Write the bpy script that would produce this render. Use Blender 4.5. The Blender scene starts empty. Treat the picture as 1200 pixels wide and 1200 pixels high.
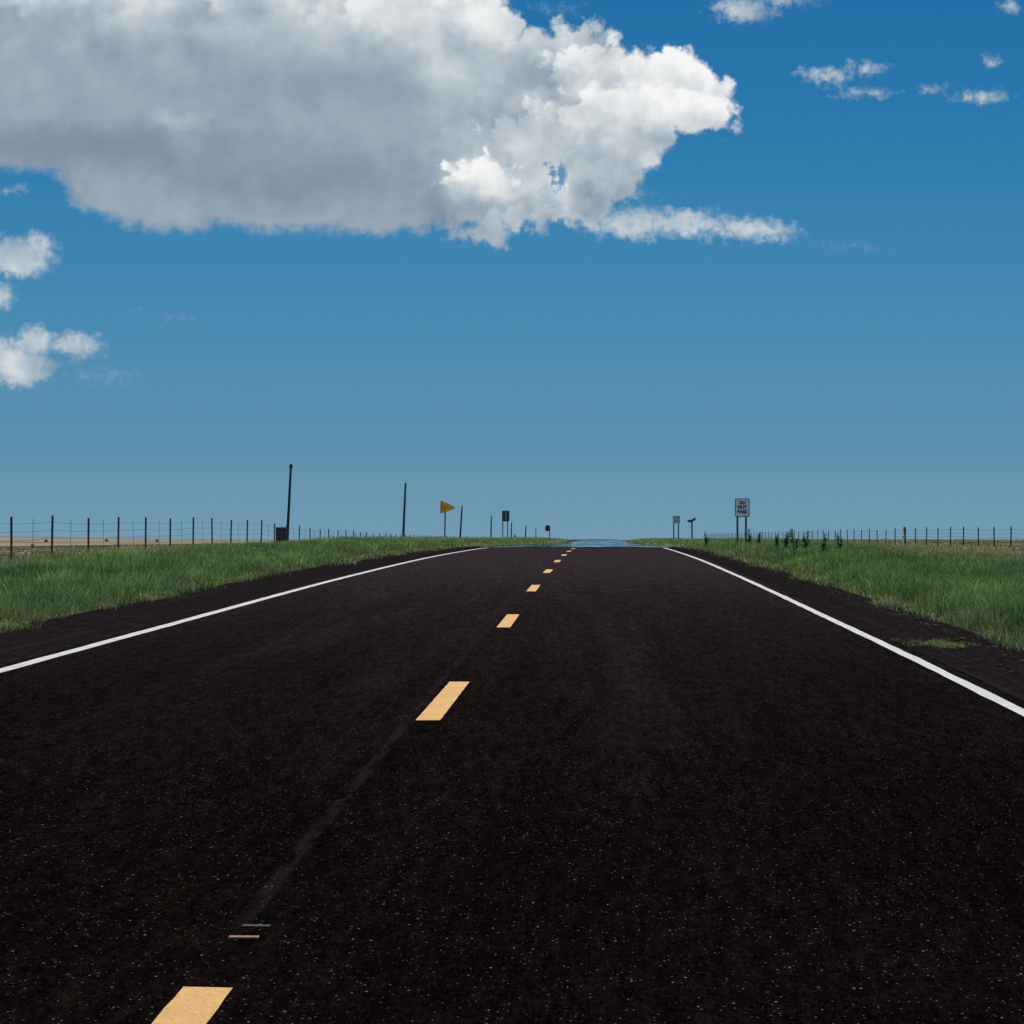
import bpy, bmesh, math, random
import numpy as np
from mathutils import Vector

random.seed(7)
rng = np.random.default_rng(11)
SC = bpy.context.scene
COL = SC.collection
F = 2900.0; VX = 692.0; VY = 632.0; H = 1.39     # focal length and vanishing point of the photo, eye height in metres


# ------------------------------------------------------------------ terrain
PY = [-60, -20, 0, 7.1, 19.3, 31.5, 43.7, 55.9, 68, 80.2, 92.4, 104.6, 116, 135, 160, 230, 300, 400, 600, 900, 1500, 9000]
PZ = [-.95, -.33, 0, .105, .285, .435, .592, .716, .827, .906, .965, 1.015, 1.03, 1.01, .975, .91, .90, .94, 1.08, 1.30, 1.36, 1.36]
CY = [-60, 0, 9, 20, 45, 68, 92, 105, 160, 240, 300, 400, 600, 1000, 9000]
CX = [-1.14, -1.13, -1.10, -1.0, -.96, -.88, -.79, -.72, -.36, .27, .8, 1.6, 3., 5., 5.]
_gy = np.arange(-60, 1600, .5)
def _sm(v, s):
    k = np.exp(-.5*(np.arange(-30, 31)/s)**2); k /= k.sum()
    return np.convolve(np.pad(v, 30, mode='edge'), k, 'valid')
_gz = _sm(np.interp(_gy, PY, PZ), 9) - .018; _gc = _sm(np.interp(_gy, CY, CX), 12)
def prof(y): return np.interp(y, _gy, _gz)
def cen(y): return np.interp(y, _gy, _gc)
def hgt(x, y):
    x = np.asarray(x, float); y = np.asarray(y, float)
    d = np.abs(x - cen(y))
    p = prof(y)
    plain = np.interp(y, [-60, 110, 400, 700, 9000], [0, 0, 0, 0, 0])
    far = np.clip((y-300)/500, 0, 1); far = far*far*(3-2*far)
    u = x/np.maximum(y, 50)
    side = np.clip((d-8)/60, 0, 1); side = side*side*(3-2*side)
    left = y*np.clip(-u-.15, 0, .12)*.0165
    flat = H - .40 - y*.00018
    out = p*(1-far*side) + far*side*(flat+left)
    berm = np.clip((d-6)/4, 0, 1)*np.clip((y-70)/60, 0, 1)*np.clip((900-y)/400, 0, 1)*np.where(x > 0, .12, .22)*(1-np.clip((d-11)/5, 0, 1))
    dip = -.012*np.minimum(d, 5.6) - .10*np.clip((6.3-d)/.8, 0, 1) - .10*np.exp(-((d-8.2)/2.)**2)*np.clip((90-y)/60, 0, 1)
    lump = .03*np.sin(x*1.3+y*.21)*np.sin(y*.9+x*.4)*np.clip((d-6)/2, 0, 1)
    rt = np.clip((x-14)/4, 0, 1)*np.clip((900-y)/400, 0, 1)*np.interp(y, [110, 225, 380], [0, .30, .40])
    lf = np.clip((-x-11)/3, 0, 1)*np.interp(y, [112, 143, 200, 500, 700], [0, -.24, -.36, -.36, 0])
    return out + berm + dip + lump + rt + lf - .05

def P(px, py, d): return Vector(((px-VX)/F*d, d, H-(py-VY)/F*d))
def pxx(px, d): return (px-VX)/F*d
def pz(py, d): return H-(py-VY)/F*d

# ------------------------------------------------------------------ helpers
def tag(o, label=None, cat=None, group=None, kind=None):
    if label: o['label'] = label
    if cat: o['category'] = cat
    if group: o['group'] = group
    if kind: o['kind'] = kind
    return o
def empty(name, loc, rz=0):
    o = bpy.data.objects.new(name, None); COL.objects.link(o); o.location = loc; o.rotation_euler = (0, 0, rz)
    o.empty_display_size = .2
    return o
def mesh_np(name, verts, faces_flat, sizes, mat, parent=None, colors=None, smooth=False):
    me = bpy.data.meshes.new(name)
    me.vertices.add(len(verts)); me.vertices.foreach_set('co', np.asarray(verts, np.float32).ravel())
    me.loops.add(len(faces_flat)); me.loops.foreach_set('vertex_index', np.asarray(faces_flat, np.int32))
    me.polygons.add(len(sizes))
    starts = np.concatenate([[0], np.cumsum(sizes)[:-1]]).astype(np.int32)
    me.polygons.foreach_set('loop_start', starts)
    me.update(calc_edges=True)
    if smooth: me.polygons.foreach_set('use_smooth', np.ones(len(sizes), bool))
    if colors is not None:
        a = me.color_attributes.new('tint', 'FLOAT_COLOR', 'POINT')
        c = np.ones((len(verts), 4), np.float32); c[:, :3] = colors
        a.data.foreach_set('color', c.ravel())
    me.materials.append(mat)
    o = bpy.data.objects.new(name, me); COL.objects.link(o)
    if parent: o.parent = parent
    return o
class MB:
    def __init__(s): s.bm = bmesh.new()
    def box(s, c, d, rot=None):
        r = bmesh.ops.create_cube(s.bm, size=1)['verts']
        for v in r:
            v.co = Vector((v.co.x*d[0], v.co.y*d[1], v.co.z*d[2]))
            if rot: v.co = rot @ v.co
            v.co += Vector(c)
        return s
    def tube(s, pts, rad, n=8, cap=True):
        pts = [Vector(p) for p in pts]
        if not hasattr(rad, '__len__'): rad = [rad]*len(pts)
        rings = []
        for i, p in enumerate(pts):
            t = (pts[min(i+1, len(pts)-1)] - pts[max(i-1, 0)]).normalized()
            a = t.orthogonal().normalized(); b = t.cross(a)
            if i and rings:
                a = (pa - t*pa.dot(t)).normalized(); b = t.cross(a)
            pa = a
            rings.append([s.bm.verts.new(p + (a*math.cos(2*math.pi*k/n) + b*math.sin(2*math.pi*k/n))*rad[i]) for k in range(n)])
        for q in range(len(rings)-1):
            for k in range(n):
                s.bm.faces.new((rings[q][k], rings[q][(k+1) % n], rings[q+1][(k+1) % n], rings[q+1][k]))
        if cap: s.bm.faces.new(rings[0][::-1]); s.bm.faces.new(rings[-1])
        return s
    def prism(s, poly, y0, y1):
        a = [s.bm.verts.new((x, y0, z)) for x, z in poly]; b = [s.bm.verts.new((x, y1, z)) for x, z in poly]
        n = len(poly)
        s.bm.faces.new(a); s.bm.faces.new(b[::-1])
        for i in range(n): s.bm.faces.new((a[(i+1) % n], a[i], b[i], b[(i+1) % n]))
        return s
    def build(s, name, mat, parent=None, bevel=0):
        bmesh.ops.recalc_face_normals(s.bm, faces=s.bm.faces)
        if bevel: bmesh.ops.bevel(s.bm, geom=list(s.bm.edges), offset=bevel, segments=2, affect='EDGES', profile=.5)
        me = bpy.data.meshes.new(name); s.bm.to_mesh(me); s.bm.free()
        me.materials.append(mat)
        o = bpy.data.objects.new(name, me); COL.objects.link(o)
        if parent: o.parent = parent
        return o
def rrect(w, h, r, n=5):
    pts = []
    for cx, cz, a0 in ((w/2-r, h/2-r, 0), (-w/2+r, h/2-r, 90), (-w/2+r, -h/2+r, 180), (w/2-r, -h/2+r, 270)):
        for k in range(n+1):
            a = math.radians(a0+90*k/n); pts.append((cx+r*math.cos(a), cz+r*math.sin(a)))
    return pts
def text_mesh(name, body, size, loc, mat, parent, sx=1.0, bold=0.0):
    cu = bpy.data.curves.new(name, 'FONT'); cu.body = body; cu.size = size; cu.align_x = 'CENTER'; cu.align_y = 'CENTER'
    cu.offset = bold; cu.extrude = .002
    t = bpy.data.objects.new(name+'_c', cu); COL.objects.link(t)
    bpy.context.view_layer.update()
    me = bpy.data.meshes.new_from_object(t.evaluated_get(bpy.context.evaluated_depsgraph_get()))
    bpy.data.objects.remove(t)
    me.materials.clear(); me.materials.append(mat)
    o = bpy.data.objects.new(name, me); COL.objects.link(o); o.parent = parent
    o.location = loc; o.rotation_euler = (math.pi/2, 0, 0); o.scale = (sx, 1, 1)
    return o

# ------------------------------------------------------------------ node DSL
class N:
    def __init__(s, nt): s.nt = nt
    def node(s, t, **k):
        n = s.nt.nodes.new(t)
        for a, v in k.items(): setattr(n, a, v)
        return n
    def put(s, sock, v):
        if isinstance(v, bpy.types.NodeSocket): s.nt.links.new(v, sock)
        elif v is not None: sock.default_value = v
    def m(s, op, a, b=None, c=None, clamp=False):
        n = s.node('ShaderNodeMath', operation=op, use_clamp=clamp)
        s.put(n.inputs[0], a); s.put(n.inputs[1], b)
        if c is not None: s.put(n.inputs[2], c)
        return n.outputs[0]
    def v(s, op, a, b=None, c=None):
        n = s.node('ShaderNodeVectorMath', operation=op)
        s.put(n.inputs[0], a)
        if b is not None: s.put(n.inputs[1], b)
        if c is not None: s.put(n.inputs[2], c)
        return n.outputs['Value'] if op in ('LENGTH', 'DOT_PRODUCT', 'DISTANCE') else n.outputs[0]
    def ss(s, x, a, b, lo=0., hi=1.):
        n = s.node('ShaderNodeMapRange', interpolation_type='SMOOTHSTEP')
        s.put(n.inputs[0], x); s.put(n.inputs[1], a); s.put(n.inputs[2], b); s.put(n.inputs[3], lo); s.put(n.inputs[4], hi)
        return n.outputs[0]
    def noise(s, vec, scale, detail=4, rough=.5, dist=0., out='Factor', lac=2.):
        n = s.node('ShaderNodeTexNoise'); s.put(n.inputs['Vector'], vec); n.inputs['Scale'].default_value = scale
        n.inputs['Detail'].default_value = detail; n.inputs['Roughness'].default_value = rough
        n.inputs['Distortion'].default_value = dist; n.inputs['Lacunarity'].default_value = lac
        return n.outputs[0] if out == 'Factor' else n.outputs[1]
    def vor(s, vec, scale, feat='F1', smooth=None, out='Distance', rnd=1.):
        n = s.node('ShaderNodeTexVoronoi', feature=feat); s.put(n.inputs['Vector'], vec); n.inputs['Scale'].default_value = scale
        n.inputs['Randomness'].default_value = rnd
        if smooth is not None: n.inputs['Smoothness'].default_value = smooth
        return n.outputs[out]
    def mix(s, f, a, b, bl='MIX'):
        n = s.node('ShaderNodeMix', data_type='RGBA', blend_type=bl)
        s.put(n.inputs[0], f)
        for i, v in ((6, a), (7, b)):
            if isinstance(v, tuple) and len(v) == 3: v = v+(1,)
            s.put(n.inputs[i], v)
        return n.outputs[2]
    def ramp(s, f, stops):
        n = s.node('ShaderNodeValToRGB'); s.put(n.inputs[0], f)
        e = n.color_ramp.elements
        while len(e) < len(stops): e.new(.5)
        for i, (p, c) in enumerate(stops): e[i].position = p; e[i].color = tuple(c)+(1,)
        return n.outputs[0]
    def sep(s, v):
        n = s.node('ShaderNodeSeparateXYZ'); s.put(n.inputs[0], v); return n.outputs
    def comb(s, x, y, z=0.):
        n = s.node('ShaderNodeCombineXYZ'); s.put(n.inputs[0], x); s.put(n.inputs[1], y); s.put(n.inputs[2], z); return n.outputs[0]
def material(name):
    m = bpy.data.materials.new(name); m.use_nodes = True
    nt = m.node_tree; b = nt.nodes['Principled BSDF']
    return m, N(nt), b
def simple(name, col, rough=.6, metal=0., var=.25, scale=6., spec=.3):
    m, n, b = material(name)
    co = n.node('ShaderNodeTexCoord').outputs['Object']
    f = n.noise(co, scale, 5, .6)
    dark = tuple(c*(1-var) for c in col); lite = tuple(min(1, c*(1+var)) for c in col)
    n.put(b.inputs['Base Color'], n.mix(n.ss(f, .3, .7), dark, lite))
    b.inputs['Roughness'].default_value = rough; b.inputs['Metallic'].default_value = metal
    b.inputs['Specular IOR Level'].default_value = spec
    return m

M = {}
M['post'] = simple('post_steel', (.062, .042, .036), .7)
M['wire'] = simple('wire_steel', (.07, .085, .10), .6)
M['stay'] = simple('stay_wire', (.09, .10, .11), .6)
M['postr'] = simple('post_steel_far', (.022, .026, .032), .7)
M['pole'] = simple('pole_wood', (.022, .032, .042), .85)
M['polefar'] = simple('pole_wood_far', (.05, .085, .115), .85)  # pole wood again, with distance haze put into its colour
M['box'] = simple('cabinet_paint', (.010, .014, .018), .5)
M['orange'] = simple('pennant_face', (.95, .40, .02), .45, var=.1)
M['orangedk'] = simple('pennant_border', (.36, .12, .01), .5)
M['white'] = simple('sign_face', (.86, .92, .92), .4, var=.05)
M['black'] = simple('sign_ink', (.012, .02, .028), .5)
M['galv'] = simple('galvanised_post', (.06, .085, .10), .55, var=.2)
M['back'] = simple('sign_back', (.025, .05, .065), .5)
M['backlite'] = simple('sign_back_strip', (.20, .28, .32), .5)
M['haze'] = simple('far_sign_face', (.42, .52, .56), .5)  # distance haze is mixed into this face colour
M['hazepost'] = simple('far_post', (.10, .15, .19), .6)  # post colour made bluer and paler to carry distance haze
M['red'] = simple('marker_red', (.30, .012, .014), .5)
M['offwhite'] = simple('marker_white', (.62, .64, .62), .5)
M['tab'] = simple('tab_plastic', (.50, .22, .14), .5)
M['tabgrey'] = simple('tab_grey', (.10, .080, .075), .6)
M['weed'] = simple('weed_leaf', (.06, .14, .055), .7, var=.5)
M['weedstem'] = simple('weed_stem', (.02, .035, .018), .7)
M['bush'] = simple('bush_leaf', (.035, .045, .028), .8, var=.4)

# --- asphalt
def asphalt(name):
    m, n, b = material(name)
    co = n.node('ShaderNodeTexCoord').outputs['Object']
    X, Y, Z = n.sep(co)
    big = n.noise(n.v('MULTIPLY', co, (1., .12, 1.)), .9, 5, .6)
    mid = n.noise(co, 14, 5, .7)
    fine = n.noise(co, 150, 3, .7)
    base = n.mix(n.ss(big, .3, .72), (.0018, .0012, .0011), (.0050, .0036, .0031))
    base = n.mix(n.ss(mid, .35, .7, 0., .65), base, (.0012, .0008, .0008))
    base = n.mix(n.ss(fine, .45, .75), base, (.0105, .0072, .0058))
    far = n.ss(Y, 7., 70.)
    base = n.mix(far, base, (.030, .0215, .0235))  # grazing sheen painted in: asphalt colour lightens with distance
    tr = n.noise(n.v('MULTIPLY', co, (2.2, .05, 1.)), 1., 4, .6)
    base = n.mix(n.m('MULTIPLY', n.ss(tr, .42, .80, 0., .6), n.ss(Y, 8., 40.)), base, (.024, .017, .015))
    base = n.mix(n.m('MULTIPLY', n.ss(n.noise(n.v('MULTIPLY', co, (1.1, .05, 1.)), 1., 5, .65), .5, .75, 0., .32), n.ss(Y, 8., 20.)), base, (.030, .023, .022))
    gr1 = n.noise(n.v('MULTIPLY', co, (16., 2.2, 1.)), 1., 4, .75); gr2 = n.noise(n.v('MULTIPLY', co, (48., 14., 1.)), 1., 3, .8)
    gr = n.m('MULTIPLY', n.ss(gr1, .36, .64, .62, 1.42), n.ss(gr2, .34, .66, .45, 1.6))
    gv = n.comb(gr, n.m('MULTIPLY_ADD', gr, .93, .05), n.m('MULTIPLY_ADD', gr, .86, .12))
    base = n.mix(1., base, gv, 'MULTIPLY')
    # polished wheel path in the left lane
    wob = n.m('MULTIPLY_ADD', n.noise(n.v('MULTIPLY', co, (.1, .25, 1.)), 1., 3), .5, -.25)
    # joint between the lanes, just left of the dashes
    jx = n.m('ABSOLUTE', n.m('ADD', n.m('ADD', X, n.m('MULTIPLY', wob, .12)), 1.165))
    jm = n.m('MULTIPLY', n.ss(jx, .045, .015), n.ss(n.noise(n.v('MULTIPLY', co, (6., 1., 1.)), 2.2, 4, .6), .34, .6))
    jm = n.m('MULTIPLY', jm, n.m('MULTIPLY', n.ss(Y, 7.2, 9.5), n.ss(Y, 45, 25)))
    base = n.mix(n.m('MULTIPLY', jm, .38), base, (.026, .022, .023))
    # pale aggregate chips
    def chips(scale, thr, size, off):
        cv = n.v('ADD', co, off)
        vn = n.node('ShaderNodeTexVoronoi', feature='F1'); n.put(vn.inputs['Vector'], cv); vn.inputs['Scale'].default_value = scale
        r, g, bl = n.sep(vn.outputs['Color'])
        return n.m('MULTIPLY', n.ss(vn.outputs['Distance'], size, size*.6), n.m('GREATER_THAN', r, thr)), g
    c1, g1 = chips(75, .925, .32, (0, 0, 0)); c2, g2 = chips(125, .80, .36, (3.3, 1.7, 0)); c3, g3 = chips(50, .972, .25, (7.1, 2.7, 0))
    base = n.mix(n.m('MULTIPLY', c2, n.m('MULTIPLY_ADD', g2, .5, .1)), base, (.07, .055, .048))
    base = n.mix(n.m('MULTIPLY', c1, n.m('MULTIPLY_ADD', g1, .8, .1)), base, (.22, .20, .185))
    base = n.mix(n.m('MULTIPLY', c3, n.m('MULTIPLY_ADD', g3, .8, .2)), base, (.33, .32, .30))
    # unfinished paving edge on the shoulder
    n.put(b.inputs['Base Color'], base)
    b.inputs['Roughness'].default_value = .92; b.inputs['Specular IOR Level'].default_value = 0.
    bp = n.node('ShaderNodeBump'); bp.inputs['Strength'].default_value = .5; bp.inputs['Distance'].default_value = .006
    n.put(bp.inputs['Height'], n.m('ADD', mid, fine)); n.put(b.inputs['Normal'], bp.outputs[0])
    return m
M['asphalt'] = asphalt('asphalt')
def shoulder_mat():
    m, n, b = material('shoulder_asphalt')
    co = n.node('ShaderNodeTexCoord').outputs['Object']
    X, Y, Z = n.sep(co)
    a = n.noise(co, 9, 6, .7); c = n.noise(co, 70, 4, .75)
    base = n.mix(n.ss(a, .35, .7), (.006, .0045, .0045), (.022, .0165, .0165))
    base = n.mix(n.ss(c, .52, .75), base, (.045, .037, .034))
    st = n.noise(n.v('MULTIPLY', co, (9., .06, 1.)), 1., 3, .6)
    base = n.mix(n.ss(st, .6, .72, 0., .22), base, (.05, .042, .040))
    n.put(b.inputs['Base Color'], base)
    b.inputs['Roughness'].default_value = .95; b.inputs['Specular IOR Level'].default_value = 0.
    bp = n.node('ShaderNodeBump'); bp.inputs['Strength'].default_value = .8; bp.inputs['Distance'].default_value = .02
    n.put(bp.inputs['Height'], a); n.put(b.inputs['Normal'], bp.outputs[0])
    return m
M['shoulder'] = shoulder_mat()
def paint(name, col, dark, edge=None):
    m, n, b = material(name)
    co = n.node('ShaderNodeTexCoord').outputs['Object']
    f = n.noise(co, 60, 6, .75); g = n.noise(co, 5, 4, .6)
    c = n.mix(n.ss(g, .35, .7), col, tuple(x*.86 for x in col))
    c = n.mix(n.ss(f, .52, .66, 0., .8), c, dark); c = n.mix(n.ss(n.noise(co, 22, 6, .8), .62, .70), c, tuple(x*.55 for x in dark))
    n.put(b.inputs['Base Color'], c); b.inputs['Roughness'].default_value = .75; b.inputs['Specular IOR Level'].default_value = .2
    bp = n.node('ShaderNodeBump'); bp.inputs['Strength'].default_value = .9; bp.inputs['Distance'].default_value = .008
    n.put(bp.inputs['Height'], n.noise(co, 40, 5, .7)); n.put(b.inputs['Normal'], bp.outputs[0])
    return m
M['yellow'] = paint('yellow_road_paint', (.80, .47, .17), (.42, .22, .07))
M['whitep'] = paint('white_road_paint', (.70, .665, .61), (.38, .34, .31))

# --- ground
def ground_mat():
    m, n, b = material('prairie_soil')
    co = n.node('ShaderNodeTexCoord').outputs['Object']
    X, Y, Z = n.sep(co)
    d = n.m('ABSOLUTE', X)
    near = n.mix(n.ss(n.noise(co, 1.2, 5, .7), .35, .7), (.020, .030, .014), (.055, .060, .028))
    pn = n.noise(n.v('MULTIPLY', co, (.02, .012, 1.)), 1., 6, .65)
    pf = n.noise(n.v('MULTIPLY', co, (.5, .16, 1.)), 1., 6, .7)
    tan = n.mix(n.ss(pn, .35, .65), (.23, .19, .13), (.36, .305, .22))
    tan = n.mix(n.ss(pf, .50, .72, 0., .75), tan, (.085, .085, .045))
    tan = n.mix(n.ss(n.noise(n.v('MULTIPLY', co, (.004, .02, 1.)), 1., 3, .6), .55, .7, 0., .6), tan, (.12, .115, .075))
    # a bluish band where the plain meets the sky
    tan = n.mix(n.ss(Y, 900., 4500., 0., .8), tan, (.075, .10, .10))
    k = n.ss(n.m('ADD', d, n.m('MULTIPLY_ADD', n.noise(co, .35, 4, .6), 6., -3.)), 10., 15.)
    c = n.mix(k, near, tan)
    n.put(b.inputs['Base Color'], c); b.inputs['Roughness'].default_value = 1.; b.inputs['Specular IOR Level'].default_value = 0.
    bp = n.node('ShaderNodeBump'); bp.inputs['Strength'].default_value = .7; bp.inputs['Distance'].default_value = .12
    n.put(bp.inputs['Height'], n.noise(co, 3., 6, .7)); n.put(b.inputs['Normal'], bp.outputs[0])
    return m
M['ground'] = ground_mat()
def grass_mat(name, trans=.35):
    m = bpy.data.materials.new(name); m.use_nodes = True; nt = m.node_tree; nt.nodes.clear(); n = N(nt)
    a = n.node('ShaderNodeAttribute', attribute_name='tint').outputs['Color']
    d = n.node('ShaderNodeBsdfDiffuse'); t = n.node('ShaderNodeBsdfTranslucent')
    n.put(d.inputs[0], a); n.put(t.inputs[0], n.mix(1., a, (.9, 1., .55), 'MULTIPLY'))
    mx = n.node('ShaderNodeMixShader'); mx.inputs[0].default_value = trans
    n.put(mx.inputs[1], d.outputs[0]); n.put(mx.inputs[2], t.outputs[0])
    g = n.node('ShaderNodeBsdfGlossy'); g.inputs['Roughness'].default_value = .5; g.inputs[0].default_value = (.5, .6, .55, 1)
    mx2 = n.node('ShaderNodeMixShader'); mx2.inputs[0].default_value = .035
    n.put(mx2.inputs[1], mx.outputs[0]); n.put(mx2.inputs[2], g.outputs[0])
    o = n.node('ShaderNodeOutputMaterial'); n.put(o.inputs[0], mx2.outputs[0])
    return m
M['grass'] = grass_mat('grass_blade')
def mirage_mat():
    m = bpy.data.materials.new('heat_shimmer'); m.use_nodes = True; nt = m.node_tree; nt.nodes.clear(); n = N(nt)
    co = n.node('ShaderNodeTexCoord').outputs['Object']
    X, Y, Z = n.sep(co)
    f = n.noise(n.v('MULTIPLY', co, (.35, .035, 1.)), 1., 4, .6)
    start = n.m('MULTIPLY_ADD', n.noise(n.v('MULTIPLY', co, (.5, .01, 1.)), 1., 4, .7), 26., 96.)
    a = n.m('MULTIPLY', n.ss(n.m('SUBTRACT', Y, start), 0., 5.), n.ss(f, .26, .36))
    a = n.m('MULTIPLY', a, n.ss(Y, 900., 500.))
    g = n.node('ShaderNodeBsdfGlossy'); g.inputs['Roughness'].default_value = .03
    gc = n.mix(n.ss(n.noise(n.v('MULTIPLY', co, (.55, .02, 1.)), 1.3, 4, .65), .38, .60), (.36, .46, .50), (1., 1., 1.))
    n.put(g.inputs[0], gc)
    t = n.node('ShaderNodeBsdfTransparent')
    mx = n.node('ShaderNodeMixShader'); n.put(mx.inputs[0], a); n.put(mx.inputs[1], t.outputs[0]); n.put(mx.inputs[2], g.outputs[0])
    o = n.node('ShaderNodeOutputMaterial'); n.put(o.inputs[0], mx.outputs[0])
    return m
M['mirage'] = mirage_mat()

# ------------------------------------------------------------------ setting: ground, road, markings
rows = np.concatenate([np.arange(-60, 0, 4), np.arange(0, 300, 1.5), np.geomspace(300, 9000, 60)])
cols = np.concatenate([-np.geomspace(4500, 30, 40), -np.arange(29, 6, -1.), np.arange(-6, 6.01, .5), np.arange(7, 30, 1.), np.geomspace(30, 4500, 40)])
def sheet(name, rows, cols, mat, zf, follow=True, smooth=True):
    Yg, Xg = np.meshgrid(rows, cols, indexing='ij')
    Xw = Xg + (cen(Yg) if follow else 0)
    Zg = zf(Xw, Yg)
    V = np.stack([Xw, Yg, Zg], -1).reshape(-1, 3)
    nr, nc = len(rows), len(cols)
    i, j = np.meshgrid(np.arange(nr-1), np.arange(nc-1), indexing='ij')
    a = i*nc+j
    Fc = np.stack([a, a+1, a+nc+1, a+nc], -1).reshape(-1)
    return mesh_np(name, V, Fc, np.full((nr-1)*(nc-1), 4), mat, smooth=smooth)
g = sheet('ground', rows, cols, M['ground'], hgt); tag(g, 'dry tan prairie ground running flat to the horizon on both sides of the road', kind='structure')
rrows = np.concatenate([np.arange(-30, 300, 1.5), np.geomspace(300, 1500, 40)])
def crown(x, y): return prof(y) - .002*np.abs(x-cen(y))
def crown0(x, y): return prof(y) - .012*np.clip(np.abs(x-cen(y)), 0, 4.2)
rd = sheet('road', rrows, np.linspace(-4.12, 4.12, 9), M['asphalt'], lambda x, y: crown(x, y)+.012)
tag(rd, 'dark fresh asphalt two lane road running straight to the horizon', kind='structure')
def sh_z(x, y): return crown(x, y) - .004
for nm, lo, hi, lb in (('shoulder', -5.75, -4.10, 'dark asphalt shoulder left of the white edge line'), ('shoulder', 4.10, 5.25, 'dark asphalt shoulder right of the white edge line')):
    s_ = sheet(nm, rrows, np.linspace(lo, hi, 6), M['shoulder'], sh_z); tag(s_, lb, kind='structure')
for sgn, lb in ((-1, 'white edge line along the left side of the road'), (1, 'white edge line along the right side of the road')):
    r2 = np.arange(-10, 260, .6) if False else np.concatenate([np.arange(-10, 130, .5), np.arange(130, 700, 3)])
    jit = rng.normal(0, .004, (len(r2), 2))
    Xc = cen(r2) + sgn*3.93
    V = []
    for k, yy in enumerate(r2):
        for q, off in enumerate((-.068, .068) if sgn < 0 else (-.052, .052)):
            x = Xc[k]+off+jit[k, q]; V.append((x, yy, float(crown(x, yy))+(.017 if yy < 175 else .055)))
    Fc = []
    for k in range(len(r2)-1):
        if r2[k] > 112 and (int(r2[k]/9) % 3): continue
        a = 2*k; Fc += [a, a+1, a+3, a+2]
    e = mesh_np('edge_line', V, Fc, [4]*(len(Fc)//4), M['whitep']); tag(e, lb, kind='structure')
for k in range(-1, 22):
    y1 = 7.1+12.19*k; y0 = y1-3.45
    if y1 < 0: continue
    nn = 24; ys = np.linspace(y0, y1, nn+1); V = []; wd = .073 if k <= 0 else .078
    for i, yy in enumerate(ys):
        for q in (-1, 1):
            x = float(cen(yy)) + q*(wd+rng.normal(0, .0009)); V.append((x, yy + (rng.normal(0, .012) if i in (0, nn) else 0), float(crown(x, yy))+.018))
    Fc = []
    for i in range(nn): a = 2*i; Fc += [a, a+1, a+3, a+2]
    e = mesh_np('centre_dash', V, Fc, [4]*nn, M['yellow'])
    tag(e, 'pale yellow dash of the broken centre line', kind='structure')
mr = sheet('heat_mirage', np.arange(100, 900, 4.), np.linspace(-5.6, 5.2, 7), M['mirage'], lambda x, y: prof(y)-.002*np.abs(x-cen(y))+.04)
tag(mr, 'pale blue heat shimmer mirroring the sky on the distant road', kind='structure')

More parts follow.
